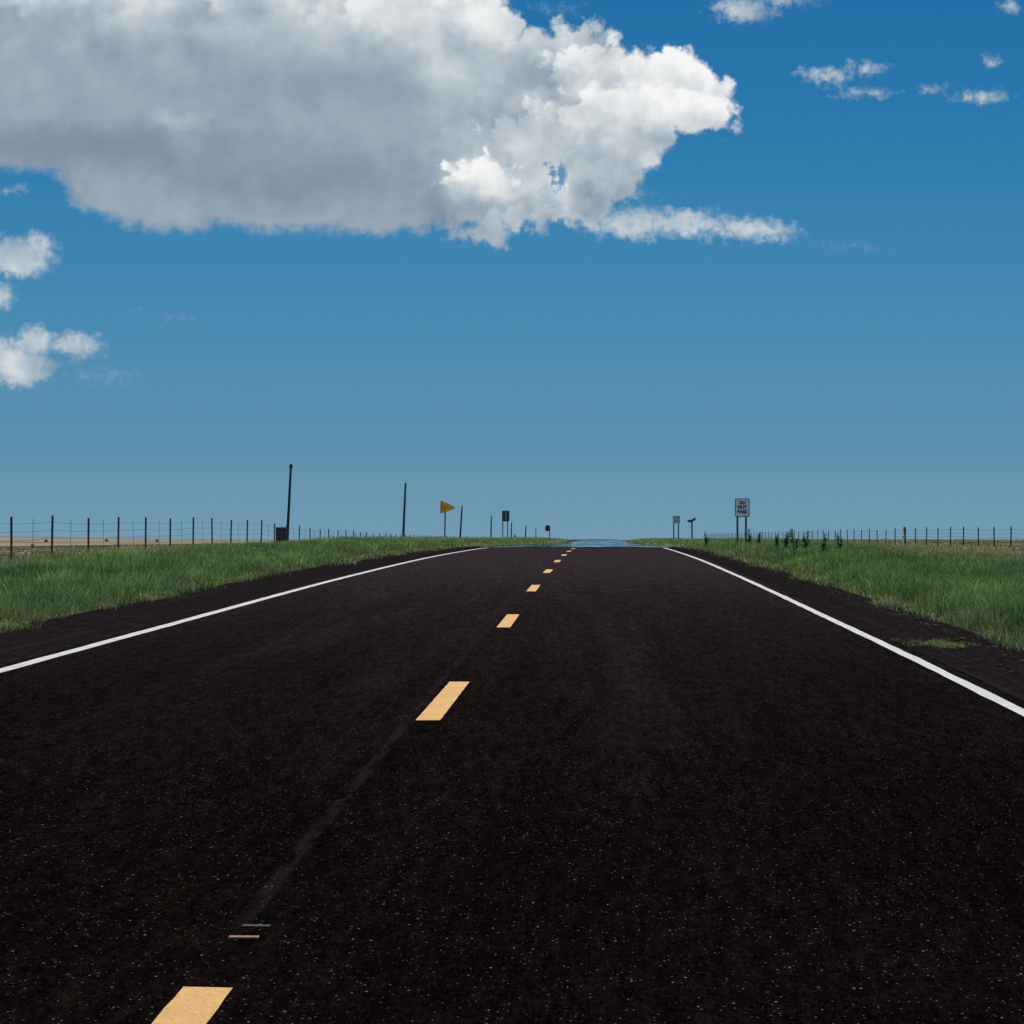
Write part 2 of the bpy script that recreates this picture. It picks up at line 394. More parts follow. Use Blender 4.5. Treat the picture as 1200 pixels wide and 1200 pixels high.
# ------------------------------------------------------------------ grass (nobody could count it)
def vnoise(x, y, s, seed):
    r = np.random.default_rng(seed); T = r.random((256, 256))
    u = x/s; v = y/s; i = np.floor(u).astype(int); j = np.floor(v).astype(int); fu = u-i; fv = v-j
    fu = fu*fu*(3-2*fu); fv = fv*fv*(3-2*fv)
    g_ = lambda a, b: T[a % 256, b % 256]
    return (g_(i, j)*(1-fu)+g_(i+1, j)*fu)*(1-fv)+(g_(i, j+1)*(1-fu)+g_(i+1, j+1)*fu)*fv
def blades(name, cx, cy, nb, hgts, col, wmul, spread, lean, label):
    """cx,cy,hgts,col per clump; nb blades each"""
    n = len(cx); K = nb
    bx = np.repeat(cx, K) + rng.normal(0, 1, n*K)*np.repeat(spread, K); by = np.repeat(cy, K)+rng.normal(0, 1, n*K)*np.repeat(spread, K)
    hh = np.repeat(hgts, K)*rng.uniform(.45, 1.1, n*K)
    z0 = hgt(bx, by)
    z0 = np.maximum(z0, np.where((bx-cen(by) > -5.74) & (bx-cen(by) < 5.24), prof(by)-.016, -9))
    ang = rng.uniform(0, 2*np.pi, n*K); ln = rng.uniform(.1, 1, n*K)*lean*hh
    dx = np.cos(ang)*ln; dy = np.sin(ang)*ln
    dx += .10*hh                                       # a light wind to the right
    w = np.maximum(.0035, by*.00013)*wmul*rng.uniform(.6, 1.4, n*K)
    wa = rng.uniform(-.9, .9, n*K); wx = np.cos(wa)*w; wy = np.sin(wa)*w
    V = np.empty((n*K, 5, 3), np.float32)
    V[:, 0] = np.stack([bx-wx, by-wy, z0-.02], -1); V[:, 1] = np.stack([bx+wx, by+wy, z0-.02], -1)
    V[:, 2] = np.stack([bx+dx*.35+wx*.8, by+dy*.35+wy*.8, z0+hh*.6], -1); V[:, 3] = np.stack([bx+dx*.35-wx*.8, by+dy*.35-wy*.8, z0+hh*.6], -1)
    V[:, 4] = np.stack([bx+dx, by+dy, z0+hh*np.sqrt(np.maximum(.12, 1-.6*(ln/hh)**2))], -1)
    c = np.repeat(col, K, axis=0)*rng.uniform(.6, 1.45, (n*K, 1))
    c *= np.repeat(rng.uniform(.62, 1.4, n), K)[:, None]
    lite = rng.random(n*K) < .09; c[lite] = c[lite]*1.6+np.array([.05, .06, .03])
    dry = rng.random(n*K) < .06
    c[dry] = np.array([.30, .30, .18])*rng.uniform(.6, 1.3, (dry.sum(), 1))
    C = np.repeat(c[:, None], 5, axis=1); C[:, 0:2] *= .22; C[:, 2:4] *= .9; C[:, 4] *= np.array([1.75, 1.6, 1.4])  # shade down among the blades painted as dark feet; tips yellower
    b = np.arange(n*K)[:, None]*5
    Fc = np.concatenate([b+0, b+1, b+2, b+3, b+3, b+2, b+4], 1).ravel()
    sizes = np.tile([4, 3], n*K)
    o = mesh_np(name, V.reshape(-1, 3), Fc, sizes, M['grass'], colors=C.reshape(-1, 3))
    if label: tag(o, label, 'grass', kind='stuff')
    return o
def verge(side, n, edge, label):
    # clump density falls with distance so that picture density stays even
    y = np.exp(rng.uniform(np.log(16), np.log(420), n))
    L = edge + rng.gamma(1.6, 3.0, n) if False else edge + rng.uniform(0, 1, n)**1.15*rng.choice([8., 10., 15.], n, p=[.6, .3, .1])
    x = cen(y) + side*L
    ok = np.abs(x) < y*.27+2.5
    x, y, L = x[ok], y[ok], L[ok]
    rag = vnoise(y, x*0, 1.7, 5+side)*.45+vnoise(y, x*0, .45, 9+side)*.28
    dd = L-edge
    ok = dd > rag; x, y, L, dd, rag = x[ok], y[ok], L[ok], dd[ok], rag[ok]
    a = vnoise(x+500, y, 2.2, 3); b = vnoise(x+500, y, .7, 4); c = vnoise(x+300, y, 6, 8)
    green = np.array([.118, .215, .062]); teal = np.array([.078, .190, .076]); lt = np.array([.31, .37, .15]); tan = np.array([.30, .27, .16]); ygr = np.array([.20, .19, .075])
    col = green + (teal-green)*a[:, None]; col = col + (lt-col)*np.clip(b*1.5-.75, 0, 1)[:, None]
    col = col*(.38+1.1*vnoise(x+200, y, 1.0, 31))[:, None]*(.8+.4*vnoise(x+200, y, .4, 33))[:, None]
    ed = np.exp(-((dd-rag)/.32)**2)*np.clip(b*2-.25, 0, 1); col = col + (ygr-col)*ed[:, None]
    e2 = (rng.random(len(x)) < .55*np.exp(-((dd-rag)/.4))); col[e2] = np.array([.33, .29, .18])*rng.uniform(.6, 1.1, (e2.sum(), 1))
    out = np.clip((dd-(6.0 if side < 0 else 4.6)+c*3-1.5)/3.5, 0, 1)
    dist = np.clip((y-55)/110, 0, 1)*.40
    mixv = np.clip(np.maximum(out, dist*(.3+b)), 0, 1)[:, None]
    col = col + (tan*(.6+.5*a[:, None])-col)*mixv
    h = (.20+.20*a+.10*b+.14*vnoise(x+200, y, .8, 41))*(1-.45*out)
    h *= np.clip(.30+(dd-rag)/1.1, .30, 1)
    h *= 1+.15*np.clip((y-80)/80, 0, 1)+.4*np.clip((y-180)/200, 0, 1)
    # sprawling bright tufts hang over the pavement edge
    m_ = n//7; ye = np.exp(rng.uniform(np.log(17), np.log(150), m_)); de = rng.gamma(1.6, .16, m_)
    keep = vnoise(ye, ye*0, 1.1, 21+side) > .42; ye, de = ye[keep], de[keep]
    xe = cen(ye)+side*(edge+vnoise(ye, ye*0, 1.7, 5+side)*.45+vnoise(ye, ye*0, .45, 9+side)*.28-.10+de)
    k2 = np.abs(xe) < ye*.27+2; xe, ye = xe[k2], ye[k2]
    pal = np.array([[.11, .19, .06], [.24, .26, .10], [.36, .32, .20], [.08, .15, .05]]); ce = pal[rng.integers(0, 4, len(xe))]*rng.uniform(.7, 1.2, (len(xe), 1))
    x = np.concatenate([x, xe]); y = np.concatenate([y, ye]); h = np.concatenate([h, rng.uniform(.08, .20, len(xe))]); col = np.concatenate([col, ce])
    lean = np.repeat(np.concatenate([np.full(len(x)-len(xe), .75), np.full(len(xe), 1.5)]), 15)
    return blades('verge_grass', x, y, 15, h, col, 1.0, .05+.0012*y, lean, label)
verge(-1, 21000, 5.35, 'tall green roadside grass on the verge left of the road')
verge(1, 21000, 4.95, 'tall green roadside grass on the verge right of the road')
# dry plain grass about and beyond the fences
def plain(side, n, label):
    y = np.exp(rng.uniform(np.log(50), np.log(600), n)); L = rng.uniform(10, 75, n)
    x = side*L; ok = np.abs(x) < y*.27+2; x, y = x[ok], y[ok]
    a = vnoise(x+500, y, 5, 13)
    col = np.array([.30, .265, .18])*(.7+.5*a[:, None])
    g_ = vnoise(x+500, y, 11, 14) > .72; col[g_] = np.array([.12, .135, .075])
    return blades('prairie_grass', x, y, 9, .10+.16*a, col, 1.2, .12+.0015*y, .9, label)
plain(-1, 9000, 'dry straw coloured prairie grass around the left wire fence')
plain(1, 9000, 'dry straw coloured prairie grass around the right wire fence')
# the low mat of grass creeping out on the right shoulder
o = blades('grass_tuft', rng.normal(pxx(1103, 24.9), .13, 46), rng.normal(24.9, .35, 46), 16, rng.uniform(.03, .065, 46), np.tile(np.array([.22, .24, .08]), (46, 1)), .9, np.full(46, .03), 1.3, None)
tag(o, 'low yellow green mat of grass creeping onto the right shoulder, the larger of two', 'grass tuft', kind='stuff')
o = blades('grass_tuft', rng.normal(pxx(1046, 25.9), .06, 12), rng.normal(25.9, .15, 12), 12, rng.uniform(.02, .05, 12), np.tile(np.array([.12, .12, .05]), (12, 1)), .9, np.full(12, .02), 1.2, None)
tag(o, 'tiny dry sprig growing out on the right shoulder near the white line', 'grass tuft', kind='stuff')
# small pale stones along the ragged pavement edge
def pebbles():
    mb = bmesh.new()
    for i in range(1500):
        side = random.choice((-1, 1)); y = math.exp(random.uniform(math.log(20), math.log(110)))
        L = (5.30 if side < 0 else 4.85)+(abs(random.gauss(0, .30)) if i < 380 else random.gauss(0, .30)); x = float(cen(y))+side*L
        if abs(x) > y*.26+1: continue
        r = random.uniform(.012, .035)
        vs = bmesh.ops.create_icosphere(mb, subdivisions=1, radius=r*(1 if i < 380 else .4))['verts']
        z = max(float(hgt(x, y)), float(prof(y))-.018 if L < 5.24 else -9)
        for v in vs: v.co = Vector((v.co.x*random.uniform(.8, 1.5)+x, v.co.y*random.uniform(.8, 1.3)+y, v.co.z*.6+z+r*.3))
    me = bpy.data.meshes.new('gravel'); mb.to_mesh(me); mb.free(); me.materials.append(simple('gravel_stone', (.050, .040, .034), .9, var=.5, scale=3))
    o = bpy.data.objects.new('gravel', me); COL.objects.link(o)
    tag(o, 'loose pale gravel scattered along the ragged edges of the pavement', 'gravel', kind='stuff')
pebbles()

# ------------------------------------------------------------------ wire fences
def t_post(h):
    mb = MB()
    mb.box((0, 0, h/2-.2), (.062, .014, h+.4)); mb.box((0, .024, h/2-.2), (.014, .036, h+.4))
    for k in range(5): mb.box((0, -.012, h*(.3+.14*k)), (.02, .012, .02))
    return mb
def fence(x0, y0, n, before, step, htop, mat, label, stays, name='wire_fence'):
    zb = lambda y: float(hgt(x0, y))
    root = empty(name, (x0, y0, zb(y0)))
    tag(root, label, 'fence')
    pr = t_post(htop).build('post', mat, root)
    pts = []
    r = random.Random(int(abs(x0)*10))
    for k in range(-before, n):
        y = y0+step*k; z = zb(y); dz = r.uniform(-.05, .05)
        p = pr if k == -before else pr.copy()
        if k > -before: COL.objects.link(p); p.parent = root
        p.location = (0+r.uniform(-.03, .03), y-y0, z-zb(y0)+dz)
        p.rotation_euler = (r.uniform(-.02, .02), r.uniform(-.025, .03), 0)
        pts.append((y-y0, z-zb(y0)+dz))
    for w in range(5):
        hz = htop*(.86, .69, .52, .34, .17)[w]
        mb = MB(); pl = []
        for i, (yy, zz) in enumerate(pts):
            pl.append((0, yy-.0, zz+hz))
            if i < len(pts)-1:
                pl.append((r.uniform(-.01, .01), (yy+pts[i+1][0])/2, (zz+pts[i+1][1])/2+hz-.02))
        mb.tube(pl, .0062 if x0 < 0 else .009, 4).build('wire', M['wire'], root)
    if stays:
        for i in range(min(stays, len(pts)-1)):
            for fr in ((.5,) if True else (.33, .66)):
                yy = pts[i][0]+(pts[i+1][0]-pts[i][0])*fr; zz = (pts[i][1]+pts[i+1][1])/2
                MB().tube([(0.0, yy, zz+htop*.10), (r.uniform(-.02, .02), yy, zz+htop*.5), (r.uniform(-.03, .03), yy, zz+htop*.95)], .008, 4).build('stay', M['stay'], root)
    return root
fence(-15.4, 65.8, 62, 4, 5.0, 1.33, M['post'], 'barbed wire fence on dark steel posts along the left edge of the verge', 22)
fence(20.0, 117.6, 62, 4, 5.0, 1.12, M['postr'], 'barbed wire fence on dark steel posts along the right edge of the verge', 0)

# ------------------------------------------------------------------ poles
def pole(pxb, pxt, ytop, d, wpx, mat, label, cap=False):
    b = P(pxb, 632, d); zb = float(hgt(b.x, d)); t = P(pxt, ytop, d)
    root = empty('utility_pole', (b.x, d, zb)); tag(root, label, 'pole', None)
    hgt_ = t.z-zb; r0 = wpx/F*d/2
    MB().tube([(0, 0, -.5), ((t.x-b.x)*.3, 0, hgt_*.3), ((t.x-b.x)*.62, 0, hgt_*.62), (t.x-b.x, 0, hgt_)], [r0*1.15, r0*1.05, r0*.95, r0*.8], 12).build('shaft', mat, root)
    if cap:
        MB().tube([(t.x-b.x, 0, hgt_-.32), (t.x-b.x, 0, hgt_-.30), (t.x-b.x, 0, hgt_-.08), (t.x-b.x+.0, 0, hgt_+.05)], [r0*.7, r0*1.35, r0*1.3, r0*.4], 10).build('cap', mat, root)
    return root
pole(336, 341, 544, 205, 3.2, M['pole'], 'tallest dark wooden pole standing beside the dark cabinet behind the left fence', True)
pole(472, 475.3, 566, 331, 2.7, M['pole'], 'tall dark wooden pole left of the orange pennant sign')
pole(538.8, 541.5, 593, 477, 2.0, M['pole'], 'shorter dark pole just right of the orange pennant sign')
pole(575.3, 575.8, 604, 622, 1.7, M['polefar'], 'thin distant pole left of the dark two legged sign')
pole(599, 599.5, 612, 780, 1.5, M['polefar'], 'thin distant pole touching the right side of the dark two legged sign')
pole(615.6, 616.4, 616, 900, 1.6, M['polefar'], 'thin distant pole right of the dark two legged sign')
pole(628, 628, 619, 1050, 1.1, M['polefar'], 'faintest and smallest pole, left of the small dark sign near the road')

d = 203; x = pxx(329.5, d)
cb = empty('utility_cabinet', (x, d, float(hgt(x, d)))); tag(cb, 'dark upright utility cabinet standing against the foot of the tallest pole', 'cabinet')
ztop = pz(618.5, d)-float(hgt(x, d))
mb = MB(); mb.box((0, 0, ztop/2-.1), (.84, .5, ztop+.2)); mb.build('body', M['box'], cb, bevel=.03)
mb = MB(); mb.box((0, 0, ztop+.02), (.90, .56, .05)); mb.build('lid', M['box'], cb, bevel=.012)
mb = MB(); mb.box((0, -.262, ztop*.52), (.70, .02, ztop*.8)); dr = mb.build('door', M['box'], cb, bevel=.006)
mb = MB(); mb.box((.26, -.285, ztop*.55), (.03, .03, .16)); mb.build('handle', M['galv'], dr)

# ------------------------------------------------------------------ signs
def sign_root(name, px, d, label, cat='sign'):
    x = pxx(px, d); z = float(hgt(x, d)); r = empty(name, (x, d, z)); tag(r, label, cat); return r, x, z
def upost(parent, dx, h, w, mat, lean=0.):
    mb = MB(); mb.box((0, 0, h/2-.2), (w, .012, h+.4)); mb.box((-w/2+.006, .022, h/2-.2), (.012, .032, h+.4)); mb.box((w/2-.006, .022, h/2-.2), (.012, .032, h+.4))
    o = mb.build('post', mat, parent); o.location = (dx, 0, 0); o.rotation_euler = (0, lean, 0); return o
# DO NOT PASS
d = 107.; r, x, z = sign_root('road_sign', 869.8, d, 'white DO NOT PASS sign on two steel posts right of the road')
w = 17.2/F*d; hh = 21.6/F*d; zc = pz(595, d)-z
for dx in (-5.6, 4.4): upost(r, dx/F*d, zc+hh*.42, .085, M['galv'])
mb = MB(); mb.prism(rrect(w, hh, .07), -.035, -.030); pn = mb.build('panel', M['back'], r); pn.location = (0, 0, zc)
mb = MB(); mb.prism(rrect(w-.07, hh-.07, .05), -.041, -.0365); fc = mb.build('face', M['white'], pn)
for i, (t, s_) in enumerate((('DO', .155), ('NOT', .155), ('PASS', .165))):
    text_mesh('lettering', t, s_*1.28, (0, -.044, (.21, .02, -.18)[i]), M['black'], pn, .92, .010)
# pennant
d = 187.; r, x, z = sign_root('pennant_sign', 521.3, d, 'orange yellow NO PASSING ZONE pennant sign pointing right on one post left of the road')
top = pz(590, d)-z
upost(r, -.02, top, .10, M['galv'], .02)
def pen(s_): 
    cxp, czp = 522.4, 594.2
    pts = [(516.2, 586.6), (517.3, 586.4), (533.2, 594.4), (533.6, 595.4), (517.2, 601.8), (516.0, 601.6)]
    return [(((a-cxp)*s_+cxp-521.3)/F*d, -((b-czp)*s_)/F*d) for a, b in pts][::-1]
mb = MB(); mb.prism(pen(1.), -.035, -.028); pn = mb.build('panel', M['orange'], r); pn.location = (0, 0, pz(594.2, d)-z)
def ring(a, b, y0, y1, nm, mat, par):
    bm = bmesh.new(); n = len(a)
    A = [bm.verts.new((p[0], y0, p[1])) for p in a]; B = [bm.verts.new((p[0], y0, p[1])) for p in b]
    for i in range(n): bm.faces.new((A[i], A[(i+1) % n], B[(i+1) % n], B[i]))
    me = bpy.data.meshes.new(nm); bmesh.ops.solidify(bm, geom=list(bm.faces), thickness=.003); bm.to_mesh(me); bm.free(); me.materials.append(mat)
    o = bpy.data.objects.new(nm, me); COL.objects.link(o); o.parent = par; return o
ring(pen(.93), pen(.87), -.040, 0, 'border', M['orangedk'], pn)
for t, sx, zz, s_ in (('NO', -.20, .17, .17), ('PASSING', -.06, 0.0, .165), ('ZONE', -.16, -.17, .17)):
    text_mesh('lettering', t, s_, (sx, -.040, zz), M['orangedk'], pn, .9, .004)
# dark sign back on two posts
d = 330.; r, x, z = sign_root('road_sign', 592.6, d, 'dark back of a tall rectangular sign on two posts left of the road')
w = 8.6/F*d; hh = 12.6/F*d; zc = pz(604.8, d)-z
for dx in (-3.4, 2.2): upost(r, dx/F*d, zc, .13, M['hazepost'])
mb = MB(); mb.prism(rrect(w, hh, .08), -.04, -.02); pn = mb.build('panel', M['back'], r); pn.location = (0, 0, zc)
mb = MB(); mb.box((.02, -.055, 0), (.20, .025, hh*.72)); mb.build('stiffener', M['backlite'], pn)
# small dark sign close to the road
d = 300.; r, x, z = sign_root('road_sign', 641.8, d, 'small dark square sign on a short post nearest the far end of the road')
zc = pz(619, d)-z; w = 5.4/F*d; hh = 6.6/F*d
upost(r, 2.3/F*d, zc, .13, M['hazepost'])
mb = MB(); mb.prism(rrect(w, hh, .04), -.04, -.02); pn = mb.build('panel', M['box'], r); pn.location = (0, 0, zc); pn.rotation_euler = (0, .06, 0)
mb = MB(); mb.prism(rrect(w*.5, hh*.35, .03), -.05, -.043); mb.build('emblem', M['red'], pn)
# pale far sign
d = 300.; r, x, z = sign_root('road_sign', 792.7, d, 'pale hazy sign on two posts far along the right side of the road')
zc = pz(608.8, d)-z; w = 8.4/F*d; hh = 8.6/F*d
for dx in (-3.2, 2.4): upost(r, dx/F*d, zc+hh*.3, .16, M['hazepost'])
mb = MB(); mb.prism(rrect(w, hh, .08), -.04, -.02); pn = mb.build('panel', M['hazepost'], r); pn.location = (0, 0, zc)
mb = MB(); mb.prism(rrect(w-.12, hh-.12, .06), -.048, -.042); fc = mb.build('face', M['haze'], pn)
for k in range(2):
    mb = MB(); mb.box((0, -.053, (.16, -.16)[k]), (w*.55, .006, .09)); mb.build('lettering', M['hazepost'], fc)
# two bladed sign
d = 260.; r, x, z = sign_root('blade_sign', 810.9, d, 'dark sign of two tilted blades on a single post right of the pale hazy sign')
zc = pz(609.6, d)-z
upost(r, 0, zc+.05, .16, M['galv'])
mb = MB(); mb.prism([(a/F*d, b/F*d) for a, b in ((-5.6, .2), (-5.3, -1.8), (-2.5, -2.8), (.6, -2.2), (1.2, 0.2), (-1, .5))], -.09, -.06); o = mb.build('blade', M['back'], r); o.location = (0, 0, zc)
mb = MB(); mb.prism([(a/F*d, b/F*d) for a, b in ((-1.5, -.2), (-.4, -1.6), (3.6, -.6), (4.3, .6), (4.4, 3.2), (1.8, 2.3))], -.05, -.03); o = mb.build('blade', M['galv'], r); o.location = (0, 0, zc)

# red topped marker in the right fence line
d = 150.; x = pxx(1060.4, d); z = float(hgt(x, d))
r = empty('marker_post', (x, d, z)); tag(r, 'slim marker post with a red top standing in the right fence line', 'marker post')
ht = pz(617.2, d)-z
MB().tube([(.03, 0, -.3), (.02, 0, ht*.4), (0, 0, ht*.7)], .055, 8).build('shaft', M['post'], r)
MB().tube([(0, 0, ht*.60), (0, 0, ht*.62), (-.01, 0, ht-.04), (-.01, 0, ht)], [.07, .085, .085, .05], 10).build('red_top', M['red'], r)
d = 148.; x = pxx(1058.2, d); z = float(hgt(x, d)); ht = pz(627.5, d)-z
r = empty('marker_stake', (x, d, z)); tag(r, 'short white stake standing at the foot of the red topped marker post', 'stake')
MB().box((0, 0, ht/2-.1), (.09, .03, ht+.2)).build('stake', M['offwhite'], r, bevel=.006)
MB().box((0, -.018, ht-.08), (.07, .004, .08)).build('decal', M['galv'], r)

# temporary lane tabs on the centre line
def lane_tab(px, py, wpx, tilt, face, label):
    d = 7.9 if py > 1090 else 8.15
    for _ in range(12):
        z = float(crown(pxx(px, d), d))+.012; d = (H-z-.01)*F/(py-VY)
    x = pxx(px, d); wd = wpx/F*d
    r = empty('lane_marker_tab', (x, d, z+.001)); r.rotation_euler = (0, 0, tilt); tag(r, label, 'lane marker')
    MB().box((0, .012, .002), (wd, .036, .003)).build('base', face, r, bevel=.0008)
    MB().box((0, -.008, .003), (wd*.96, .003, .005)).build('flap', face, r, bevel=.0008)
lane_tab(285, 1096, 35, -.02, M['tab'], 'small reddish plastic tab lying across the centre line just beyond the nearest dash')
lane_tab(299, 1083, 32, -.06, M['tabgrey'], 'small dull grey tab just beyond the reddish tab on the centre line')

# ------------------------------------------------------------------ weeds and bushes
def weed(px, ytop, ybase, d, wide, label, seed):
    d *= .86
    r = random.Random(seed); x = pxx(px, d); z = float(hgt(x, d)); h = pz(ytop, d)-z
    root = empty('tall_weed', (x, d, z)); tag(root, label, 'weed', 'tall dark weeds on the right verge')
    mb = MB()
    stems = []
    for s_ in range(3):
        lx = r.uniform(-.5, .5)*wide; ly = r.uniform(-.3, .3)*wide; hs = h*(1 if s_ == 0 else r.uniform(.6, .9))
        pts = [(0, 0, -.05), (lx*.35, ly*.35, hs*.4), (lx*.7, ly*.7, hs*.75), (lx, ly, hs*.97)]
        mb.tube(pts, [.022, .018, .014, .008], 5); stems.append((lx, ly, hs))
    mb.build('stem', M['weedstem'], root)
    bm = bmesh.new()
    for i in range(330):
        lx, ly, hs = r.choice(stems); t = r.uniform(.15, 1.); 
        rad = wide*(.62*(1-t)**.6+.16)*r.uniform(.1, 1.)
        a = r.uniform(0, 6.283); c = Vector((lx*t+math.cos(a)*rad, ly*t+math.sin(a)*rad, hs*t))
        u = Vector((math.cos(a), math.sin(a), r.uniform(-.3, .9))).normalized(); s2 = u.cross(Vector((0, 0, 1))).normalized()*r.uniform(.018, .04)
        L = r.uniform(.05, .12)
        vs = [bm.verts.new(c-s2), bm.verts.new(c+s2), bm.verts.new(c+u*L)]
        bm.faces.new(vs)
    me = bpy.data.meshes.new('leaves'); bm.to_mesh(me); bm.free(); me.materials.append(M['weed'])
    o = bpy.data.objects.new('leaves', me); COL.objects.link(o); o.parent = root
for i, (px, yt, yb, d, wd, lb) in enumerate([
    (826.6, 623.5, 640, 128, .22, 'dark upright weed nearest the road, left of the DO NOT PASS sign'),
    (879.2, 620, 634, 112, .20, 'dark weed directly right of the DO NOT PASS sign posts'),
    (888.5, 624, 634, 114, .16, 'small dark weed, second one right of the DO NOT PASS sign'),
    (910.5, 626, 640, 100, .16, 'short dark weed left of the tallest weed on the right verge'),
    (921.5, 624, 642, 96, .18, 'dark weed just left of the tallest weed on the right verge'),
    (931.8, 619.5, 646, 90, .26, 'tallest dark weed on the right verge'),
    (941.5, 622, 645, 90, .34, 'broad dark weed just right of the tallest weed on the right verge'),
    (946.5, 629, 646, 89, .22, 'low dark weed leaning against the broad weed on the right verge'),
    (965.5, 624.5, 648, 86, .20, 'dark branching weed midway along the row on the right verge'),
    (983.5, 625, 642, 92, .18, 'slim dark weed at the right end of the row on the right verge')]):
    weed(px, yt, yb, d, wd, lb, 50+i)
def bush(px, d, wpx, hpx_top, label, seed, group=None):
    r = random.Random(seed); x = pxx(px, d); z = float(hgt(x, d)); h = pz(hpx_top, d)-z; w = wpx/F*d
    bm = bmesh.new()
    for i in range(420):
        a = r.uniform(0, 6.283); t = r.random()**.5; ph = r.uniform(.05, 1)
        rad = w/2*t*math.sqrt(max(.05, 1-(ph*.95)**2))
        c = Vector((math.cos(a)*rad, math.sin(a)*rad, h*ph*r.uniform(.8, 1)))
        u = Vector((r.uniform(-1, 1), r.uniform(-1, 1), r.uniform(0, 1.2))).normalized(); s2 = u.orthogonal().normalized()*w*.035
        bm.faces.new([bm.verts.new(c-s2), bm.verts.new(c+s2), bm.verts.new(c+u*w*.13)])
    for k in range(5):
        a = k*1.25; 
        v = [bm.verts.new((0, 0, -.05)), bm.verts.new((.03, 0, -.05)), bm.verts.new((math.cos(a)*w*.3, math.sin(a)*w*.3, h*.8))]; bm.faces.new(v)
    me = bpy.data.meshes.new('shrub'); bm.to_mesh(me); bm.free(); me.materials.append(M['bush'])
    o = bpy.data.objects.new('shrub', me); COL.objects.link(o); o.location = (x, d, z); tag(o, label, 'shrub', group)
G = 'dark shrubs dotting the plain beyond the left fence'
bush(38, 200, 7, 636.8, 'nearest dark shrub on the plain, between the first two posts of the left fence', 1, G)
bush(54, 520, 5, 632.3, 'far dark shrub just left of the second post of the left fence', 2, G)
bush(125, 560, 4.5, 631.6, 'dark shrub on the plain between the third and fourth posts of the left fence', 3, G)
bush(184, 560, 4.5, 631.8, 'dark shrub on the plain between the fifth and sixth posts of the left fence', 4, G)
bush(603.5, 300, 5.5, 625.3, 'dark rounded shrub in the grass right of the dark two legged sign', 5)

# ------------------------------------------------------------------ sun, sky with clouds
EL, AZ = math.radians(60), math.radians(48)
sd = bpy.data.lights.new('sun', 'SUN'); sd.energy = 3.4; sd.angle = math.radians(.5); sd.color = (1., .965, .90)
so = bpy.data.objects.new('sun', sd); COL.objects.link(so)
sv = Vector((math.sin(AZ)*math.cos(EL), math.cos(AZ)*math.cos(EL), math.sin(EL)))
so.rotation_euler = sv.to_track_quat('Z', 'Y').to_euler(); so.location = (0, 0, 30)

W = bpy.data.worlds.new('World'); SC.world = W; W.use_nodes = True
nt = W.node_tree; nt.nodes.clear(); n = N(nt)
DIR = n.node('ShaderNodeTexCoord').outputs['Generated']
dx, dy, dz = n.sep(DIR)
sky = n.node('ShaderNodeTexSky', sky_type='NISHITA'); sky.sun_disc = False; sky.sun_elevation = EL; sky.sun_rotation = AZ
sky.air_density = 1.; sky.dust_density = .6; sky.ozone_density = 2.
n.put(sky.inputs[0], DIR) if len(sky.inputs) else None
yy = n.m('MAXIMUM', dy, .08)
# direction to tangent-plane units: 1 = 1000 units of the photo's focal grid
u = n.m('MULTIPLY', n.m('DIVIDE', dx, yy), F/100); v = n.m('MULTIPLY', n.m('DIVIDE', dz, yy), F/100)
u = n.m('ADD', u, VX/100); v = n.m('SUBTRACT', VY/100, v)        # photo grid / 100
front = n.ss(dy, .1, .3)
elev = n.m('MULTIPLY', n.m('SUBTRACT', VY/100, v), 1/6.32)
tint = n.ramp(elev, SKYTINT := [(0., (.168, .325, .445)), (.14, (.122, .288, .428)), (.38, (.070, .256, .440)), (.68, (.033, .208, .430)), (1., (.018, .160, .390))])
nt.nodes[-1].color_ramp.interpolation = 'CARDINAL'
nish = n.mix(1., sky.outputs[0], (.10, .10, .10), 'MULTIPLY')
up = n.ss(dz, .24, .5)
clear = n.mix(n.m('MULTIPLY', front, n.m('SUBTRACT', 1., up)), nish, n.mix(1., tint, (1., 1., 1.), 'MULTIPLY'))

uv = n.comb(u, v)
# domain warp
wn = n.noise(uv, 1.1, 5, .6, out='Color'); wn = n.v('SUBTRACT', wn, (.5, .5, .5))
wn2 = n.noise(uv, 4.5, 5, .65, out='Color'); wn2 = n.v('SUBTRACT', wn2, (.5, .5, .5))
pw = n.v('MULTIPLY_ADD', wn, (.55, .34, 0.), uv); pw = n.v('MULTIPLY_ADD', wn2, (.22, .20, 0.), pw)
ps = n.v('MULTIPLY_ADD', wn, (.25, .12, 0.), uv); ps = n.v('MULTIPLY_ADD', wn2, (.18, .12, 0.), ps)
def blobs(p, L, scale=None):
    out = None
    for b in L:
        cx, cy, rx, ry = [q/100 for q in b[:4]]
        q = n.v('MULTIPLY_ADD', p, (1/rx, 1/ry, 0.), (-cx/rx, -cy/ry, 0.))
        mm = min(rx, ry)
        val = n.m('MULTIPLY_ADD', n.v('LENGTH', q), -mm, mm)
        out = val if out is None else n.m('SMOOTH_MAX', out, val, .12)
    return out
